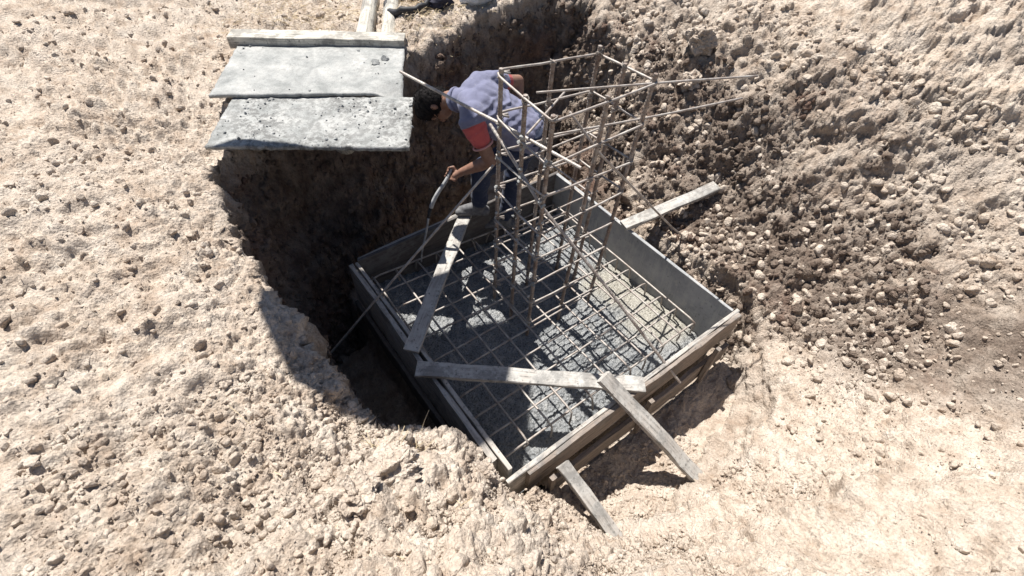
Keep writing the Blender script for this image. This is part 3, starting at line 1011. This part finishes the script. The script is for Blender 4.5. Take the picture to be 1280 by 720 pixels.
def fuse(name, parts, vox, m, parent, smooth=6, fac=.5, wr=None):
    g = Geo()
    for p in parts: g.add(p)
    me = bpy.data.meshes.new(name + '_raw')
    me.from_pydata(g.V, [], g.F)
    o = bpy.data.objects.new(name + '_raw', me); COL.objects.link(o)
    r = o.modifiers.new('r', 'REMESH'); r.mode = 'VOXEL'; r.voxel_size = vox
    s = o.modifiers.new('s', 'SMOOTH'); s.iterations = smooth; s.factor = fac
    dg = bpy.context.evaluated_depsgraph_get()
    out = bpy.data.meshes.new_from_object(o.evaluated_get(dg))
    out.name = name
    bpy.data.objects.remove(o); bpy.data.meshes.remove(me)
    if wr is not None:
        nv = len(out.vertices)
        co = np.zeros(nv * 3, np.float32); out.vertices.foreach_get('co', co); co = co.reshape(-1, 3)
        no = np.zeros(nv * 3, np.float32); out.vertices.foreach_get('normal', no); no = no.reshape(-1, 3)
        co += no * wr(co.astype(float))[:, None].astype(np.float32)
        out.vertices.foreach_set('co', co.ravel())
    out.materials.clear(); out.materials.append(m)
    out.polygons.foreach_set('use_smooth', [True] * len(out.polygons))
    out.update()
    q = bpy.data.objects.new(name, out); COL.objects.link(q)
    if parent is not None: adopt(q, parent)
    return q

A_ = lambda *p: np.array(p, float)
hipL, hipR = A_(1.275, 1.555, .68), A_(1.405, 1.695, .70)
shL, shR = A_(.845, 1.64, .945), A_(1.12, 1.945, .975)
hipC, shC = (hipL + hipR) / 2, (shL + shR) / 2
lat = (shR - shL) / np.linalg.norm(shR - shL)
spine = (shC - hipC) / np.linalg.norm(shC - hipC)
back = np.cross(spine, lat); back = back / np.linalg.norm(back)
if back[2] < 0: back = -back
elL, wrL, hdL = A_(.915, 1.53, .68), A_(.79, 1.69, .545), A_(.735, 1.757, .50)
elR, wrR = A_(1.45, 1.95, .895), A_(1.40, 1.86, .66)
kneeL, ankL = A_(.98, 1.73, .47), A_(.985, 1.765, .12)
kneeR, ankR = A_(1.30, 1.76, .28), A_(1.265, 1.785, -.16)
head = A_(.822, 2.05, .862)
crown = A_(-.74, .62, -.12); crown /= np.linalg.norm(crown)
face = A_(-.42, .22, -.90); face -= crown * (face @ crown); face /= np.linalg.norm(face)
side = np.cross(crown, face)
if side @ lat > 0: side = -side          # towards the camera
neck = shC + spine * .05 + back * -.01
chin = head - crown * .085 + face * .055

person = empty('person', (1.12, 1.77, -.26))
tag(person, 'man bending over in a lavender shirt over a red T-shirt beside the cage', 'person')

tool_path = np.array([(.765, 1.765, .555), (.735, 1.752, .52), (.685, 1.735, .475), (.61, 1.74, .40), (.545, 1.745, .28), (.515, 1.755, .10), (.47, 1.785, -.10), (.455, 1.79, -.22)])
tdir = tool_path[2] - tool_path[0]; tdir /= np.linalg.norm(tdir)
tc = tool_path[1]
body = []
ta = wrL - tc; ta -= tdir * (ta @ tdir); ta /= np.linalg.norm(ta)      # palm side
tb = np.cross(tdir, ta)
def hand(center, d, a, b, grip):
    out = []
    pc = center + a * (grip + .012)
    for o in (-.028, -.01, .01, .028):
        out.append(capsule(pc + d * o + a * .03, pc + d * o - b * .012, .014, .012, 8))
    for i, o in enumerate((-.033, -.011, .011, .033)):
        rr = grip + .009
        pts = [center + d * (o + .002 * math.sin(i)) + rr * (math.cos(t) * a - math.sin(t) * b) for t in np.linspace(.3, (4.0, 4.4, 4.2, 3.6)[i], 5)]
        for p, q, r in zip(pts, pts[1:], (.0095, .009, .0085, .008)):
            out.append(capsule(p, q, r, r - .0006, 8))
    rr = grip + .010
    pts = [center - d * .03 + rr * 1.4 * a] + [center - d * (.048 - .012 * k) + rr * (math.cos(t) * a + math.sin(t) * b) for k, t in enumerate((.8, 1.6, 2.3))]
    for p, q, r in zip(pts, pts[1:], (.012, .0105, .009)):
        out.append(capsule(p, q, r, r - .001, 8))
    return out
body += hand(tc, tdir, ta, tb, .013)
body += [capsule(wrL, tc + ta * .045, .026, .022), capsule(shL, elL, .052, .042), capsule(elL, elL + (wrL - elL) * .35, .042, .043), capsule(elL + (wrL - elL) * .35, wrL, .043, .027)]
body += [capsule(shR, elR, .052, .043), capsule(elR, elR + (wrR - elR) * .3, .043, .042), capsule(elR + (wrR - elR) * .3, wrR, .042, .028)]
# right hand resting on the right thigh
hd = (kneeR - hipR) / np.linalg.norm(kneeR - hipR)
for i, o in enumerate((-.03, -.01, .01, .03)):
    body.append(capsule(wrR + lat * o * .6, wrR + hd * .07 + lat * o, .017, .014, 8))
    body.append(capsule(wrR + hd * .07 + lat * o, wrR + hd * (.115, .13, .135, .12)[i] + lat * o * 1.1 - back * .012, .0095, .008, 8))
    body.append(capsule(wrR + hd * (.115, .13, .135, .12)[i] + lat * o * 1.1 - back * .012, wrR + hd * (.14, .16, .165, .145)[i] + lat * o * 1.1 - back * .03, .0085, .0075, 8))
body.append(capsule(wrR - lat * .02, wrR - lat * .055 + hd * .05, .013, .010, 8))
body.append(capsule(wrR - lat * .055 + hd * .05, wrR - lat * .062 + hd * .085, .010, .009, 8))
# trunk, neck, head
body += [capsule(hipC - lat * .07 - back * .01, shC - lat * .10 - back * .02, .085, .07), capsule(hipC + lat * .07 - back * .01, shC + lat * .10 - back * .02, .085, .07), capsule(hipC - back * .01, shC - back * .02, .095, .08)]
body += [capsule(neck, head - crown * .055 - face * .02, .060, .056), capsule(shC - lat * .1, neck, .06, .055), capsule(shC + lat * .1, neck, .06, .055)]
body += [ellip(head + crown * .015, (crown, face, side), (.105, .095, .077)), ellip(head - crown * .05 + face * .035, (crown, face, side), (.07, .065, .058)),
         capsule(chin, chin + face * .012, .026, .022), capsule(head - crown * .01 + face * .085, head - crown * .045 + face * .112, .010, .016, 8),
         ellip(head + crown * .022 + face * .082, (crown, face, side), (.012, .018, .055)),
         capsule(head - crown * .072 + face * .093 - side * .018, head - crown * .072 + face * .093 + side * .018, .009, .009, 8)]
for sg in (1, -1):
    e = head - crown * .012 - face * .012 + side * sg * .080
    body += [ellip(e, (crown, face, side), (.032, .020, .010)), ellip(e - crown * .02 + face * .004, (crown, face, side), (.014, .012, .009))]
    body += [ellip(head + crown * .008 + face * .083 + side * sg * .032, (crown, face, side), (.012, .012, .015))]
# legs inside the trousers
body += [capsule(hipL, kneeL, .080, .055), capsule(kneeL, ankL, .055, .038), capsule(hipR, kneeR, .080, .055), capsule(kneeR, ankR, .055, .038)]
body_o = fuse('body', body, .0052, M['skin'], person, 4)

def wrinkles(axis, k1, k2, amp, seed):
    ax = np.array(axis) / np.linalg.norm(axis)
    _, u, v = frame(ax)
    def f(c):
        t = c @ ax; p = c @ u; q = c @ v
        w = fbm(p * 5 + seed, q * 5, 12, 3) * 1.4
        a = vnoise(t * k1 + w * 1.6 + seed, (p + q) * k2 + w, seed)
        b = vnoise(t * k1 * 1.9 + w * 1.6 - seed, (p - q) * k2, seed + 3)
        m = .35 + 1.3 * np.clip(vnoise(p * 6 + seed, t * 6 + q * 5, seed + 8) + .5, 0, 1)
        return amp * m * (1.5 * (.25 - np.abs(a)) + .45 * b)
    return f
# lavender shirt: back, flanks, collar and right sleeve
wst = hipC + spine * .03
sh = []
for o, r0, r1 in ((-.115, .098, .088), (-.055, .118, .108), (0, .122, .114), (.055, .118, .108), (.115, .098, .088)):
    sh.append(capsule(wst + lat * o * .93 - back * .004, shC + lat * o * 1.15 - spine * .03, r0, r1))
sh += [capsule(shC - lat * .175 + back * .012, shC - lat * .05 + spine * .03, .074, .085), capsule(shC + lat * .175 + back * .012, shC + lat * .05 + spine * .03, .074, .085),
       capsule(neck - spine * .02, neck + (head - neck) * .34, .080, .068)]
sh += [capsule(shR, shR + (elR - shR) * .52, .074, .071), capsule(shL + lat * .03 + back * .012, shL + lat * .0 + (elL - shL) * .02, .083, .078)]
shirt = fuse('shirt', sh, .0085, M['shirt'], person, 3, .5, wrinkles(spine * .75 + lat * .5, 21, 1.6, .016, 2))
cuffR = fuse('cuff', [capsule(shR + (elR - shR) * .60, shR + (elR - shR) * .66, .062, .060)], .006, M['tee'], person, 2)
collar = Geo()
nd = (head - neck) / np.linalg.norm(head - neck); _, cu, cv = frame(nd)
th = np.linspace(0, 2 * math.pi, 25)
cpath = [neck + nd * .095 - face * .0 + .070 * (math.cos(t) * cu + math.sin(t) * cv) for t in th]
collar.add(tube_geo(cpath, .011, 8))
adopt(obj('collar', collar.V, collar.F, M['shirt'], None, True), person)
# red T-shirt: left sleeve, belly
ts = [capsule(shL + (elL - shL) * .12, shL + (elL - shL) * .44, .078, .068),
      capsule(hipC - back * .075 + spine * .02 - lat * .06, shC - back * .07 - lat * .06, .072, .055), capsule(hipC - back * .075 + spine * .0 + lat * .06, shC - back * .07 + lat * .06, .072, .055)]
tee = fuse('red_t_shirt', ts, .0085, M['tee'], person, 3, .5, wrinkles(elL - shL, 30, 5, .010, 5))
hemc = shL + (elL - shL) * .60
hv, hf = tube_geo([hemc + .066 * (math.cos(t) * frame(elL - shL)[1] + math.sin(t) * frame(elL - shL)[2]) for t in np.linspace(0, 2 * math.pi, 25)], .0065, 6)
adopt(obj('sleeve_hem', hv, hf, M['hem'], None, True), tee)
# jeans
jn = [capsule(hipL, kneeL, .100, .074), capsule(kneeL, ankL + (kneeL - ankL) * .12, .074, .060), capsule(hipR, kneeR, .100, .072), capsule(kneeR, ankR + (kneeR - ankR) * .1, .072, .060),
      capsule(hipL + lat * .02 + spine * .03, hipR - lat * .02 + spine * .03, .118, .118), capsule(hipL + lat * .02 - back * .03, hipR - lat * .02 - back * .03, .11, .11)]
jeans = fuse('jeans', jn, .0085, M['jeans'], person, 3, .5, wrinkles((0, 0, 1), 22, 6, .012, 8))
# hair
hr = [ellip(head + crown * .025 - face * .012, (crown, face, side), (.112, .100, .089)), ellip(head + crown * .045 + face * .035 , (crown, face, side), (.075, .060, .082)), ellip(head - crown * .03 - face * .05, (crown, face, side), (.075, .055, .078)), ellip(head + crown * .085 + face * .03, (crown, face, side), (.045, .06, .068))]
hair = fuse('hair', hr, .0045, M['hair'], person, 2, .5, lambda c: .005 * fbm(c[:, 0] * 90 + c[:, 2] * 50, c[:, 1] * 90 - c[:, 2] * 40, 3, 4, .7))
hco = [np.array(v.co) for v in hair.data.vertices]; hno = [np.array(v.normal) for v in hair.data.vertices]
hs = Geo()
for i in RNG.choice(len(hco), 1500):
    c, n_ = hco[i], hno[i]
    fl = -(crown * .35) + face * .7 * (1 if (c - head) @ face > -.03 else -.4) + RNG.normal(0, .35, 3)
    fl -= n_ * (fl @ n_); fl /= np.linalg.norm(fl)
    l = RNG.uniform(.014, .032)
    hs.add(tube_geo([c - n_ * .002, c + fl * l * .5 + n_ * .005, c + fl * l + n_ * RNG.uniform(.001, .007)], [.0016, .0013, .0006], 3))
adopt(tag(obj('hair_strands', hs.V, hs.F, M['hair'], None, True), None, None, None, 'stuff'), person)
# boots
fd = A_(-.82, .55, 0); fd /= np.linalg.norm(fd); fs = A_(fd[1], -fd[0], 0)
for ank, z0 in ((ankL, .030), (ankR, -.262)):
    b0 = A_(ank[0], ank[1], z0)
    bp = [capsule(ank + A_(0, 0, .06), A_(ank[0], ank[1], z0 + .05), .052, .048)]
    for o in (-.018, .018):
        bp += [capsule(b0 - fd * .05 + fs * o * .8 + A_(0, 0, .032), b0 + fd * .16 + fs * o + A_(0, 0, .028), .032, .028)]
    bp += [capsule(b0 + A_(0, 0, .075), b0 + fd * .12 + A_(0, 0, .045), .045, .034)]
    bo = fuse('boot', bp, .007, M['boot'], person, 3)

# ------------------------------------------------------------------ the tool in his hand
tl = empty('hand_tool', tuple(tool_path[-1]))
tag(tl, 'curved tool with a pale upper shaft held in the bending man\'s hand', 'tool')
def smooth_path(P, n=40):
    t = np.linspace(0, len(P) - 1, n)
    for _ in range(1):
        Q = np.stack([np.interp(t, np.arange(len(P)), P[:, k]) for k in range(3)], 1)
    for _ in range(6):
        Q[1:-1] = (Q[:-2] + Q[1:-1] * 2 + Q[2:]) / 4
    return Q
tp = smooth_path(tool_path)
for nm, a, b, r0, r1, mm in (('shaft', 0, 22, .0105, .0155, 'tool_pale'), ('joint', 21, 25, .0135, .012, 'tool_dark'), ('rod', 24, 40, .0085, .006, 'tool_pale')):
    q = tp[a:b]
    V, F = tube_geo(q, np.linspace(r0, r1, len(q)), 10)
    adopt(obj(nm, V, F, M[mm], None, True), tl)

# ------------------------------------------------------------------ things at the top of the back bank
def gz(x, y): return float(height(np.array([x]), np.array([y]))[0])
lump_mesh('white_sack', (2.05, 3.34, gz(2.05, 3.34) + .07), (.17, .13, .10), M['sack'], 'white plastic sack at the lip of the back bank', 'sack', 11, .3)
lump_mesh('dark_bundle', (1.72, 3.42, gz(1.72, 3.42) + .04), (.13, .08, .06), M['bundle'], 'dark crumpled bundle lying on the ground left of the white sack', 'bundle', 12, .4)
th = np.linspace(0, 2 * math.pi, 40)
hp = np.stack([1.52 + .2 * np.cos(th), 3.62 + .2 * np.sin(th), np.zeros_like(th)], 1)
hp[:, 2] = [gz(a, b) + .04 for a, b in hp[:, :2]]
V, F = tube_geo(hp, .028, 10)
tag(obj('rubber_hose', V, F, M['tool_dark'], None, True), 'loop of black hose on the ground behind the straw', 'hose')

# ------------------------------------------------------------------ added shade blocker, hung unseen above the picture
sk = empty('shade_blocker', (.1, 2.8, 3.5))
tag(sk, 'added unseen shade blocker hung over the pit', 'shade blocker')
pl = [(-.64, 2.64), (-.46, 2.44), (-.30, 2.36), (.15, 2.35), (.42, 2.60), (.90, 3.12), (.72, 3.20), (.34, 3.28), (.10, 3.60), (-.02, 3.76), (-.12, 3.85), (-.3, 4.0), (-.5, 4.0), (-.52, 2.95), (-.64, 2.85)]  # outline of the added blocker, shaped to shade the footing's left and the trench
cxy = np.mean(pl, 0)
bt = [tuple(cxy + (np.array(p) - cxy) * .985) for p in pl]
n = len(pl)
V = [(x, y, 4.0) for x, y in pl] + [(x, y, 3.5) for x, y in bt] + [(*(cxy + (np.array(p) - cxy) * .95), 4.0) for p in pl] + [(*(cxy + (np.array(p) - cxy) * .92), 3.53) for p in pl]
F = [tuple(n + i for i in range(n))[::-1], tuple(3 * n + i for i in range(n))]
for i in range(n):
    j = (i + 1) % n
    F += [(i, n + i, n + j, j), (i, j, 2 * n + j, 2 * n + i), (2 * n + i, 2 * n + j, 3 * n + j, 3 * n + i)]
adopt(obj('bin', V, F, M['steel']), sk)
for p in (pl[0], pl[3], pl[5], pl[11]):
    V, F = tube_geo([(p[0], p[1], 3.98), (cxy[0], cxy[1], 5.6)], .006, 6)
    adopt(obj('blocker_sling', V, F, M['steel']), sk)
V, F = tube_geo([(cxy[0], cxy[1], 5.55), (cxy[0], cxy[1], 40)], .006, 6)
adopt(obj('cable', V, F, M['steel']), sk)  # carries the added blocker, runs up out of view
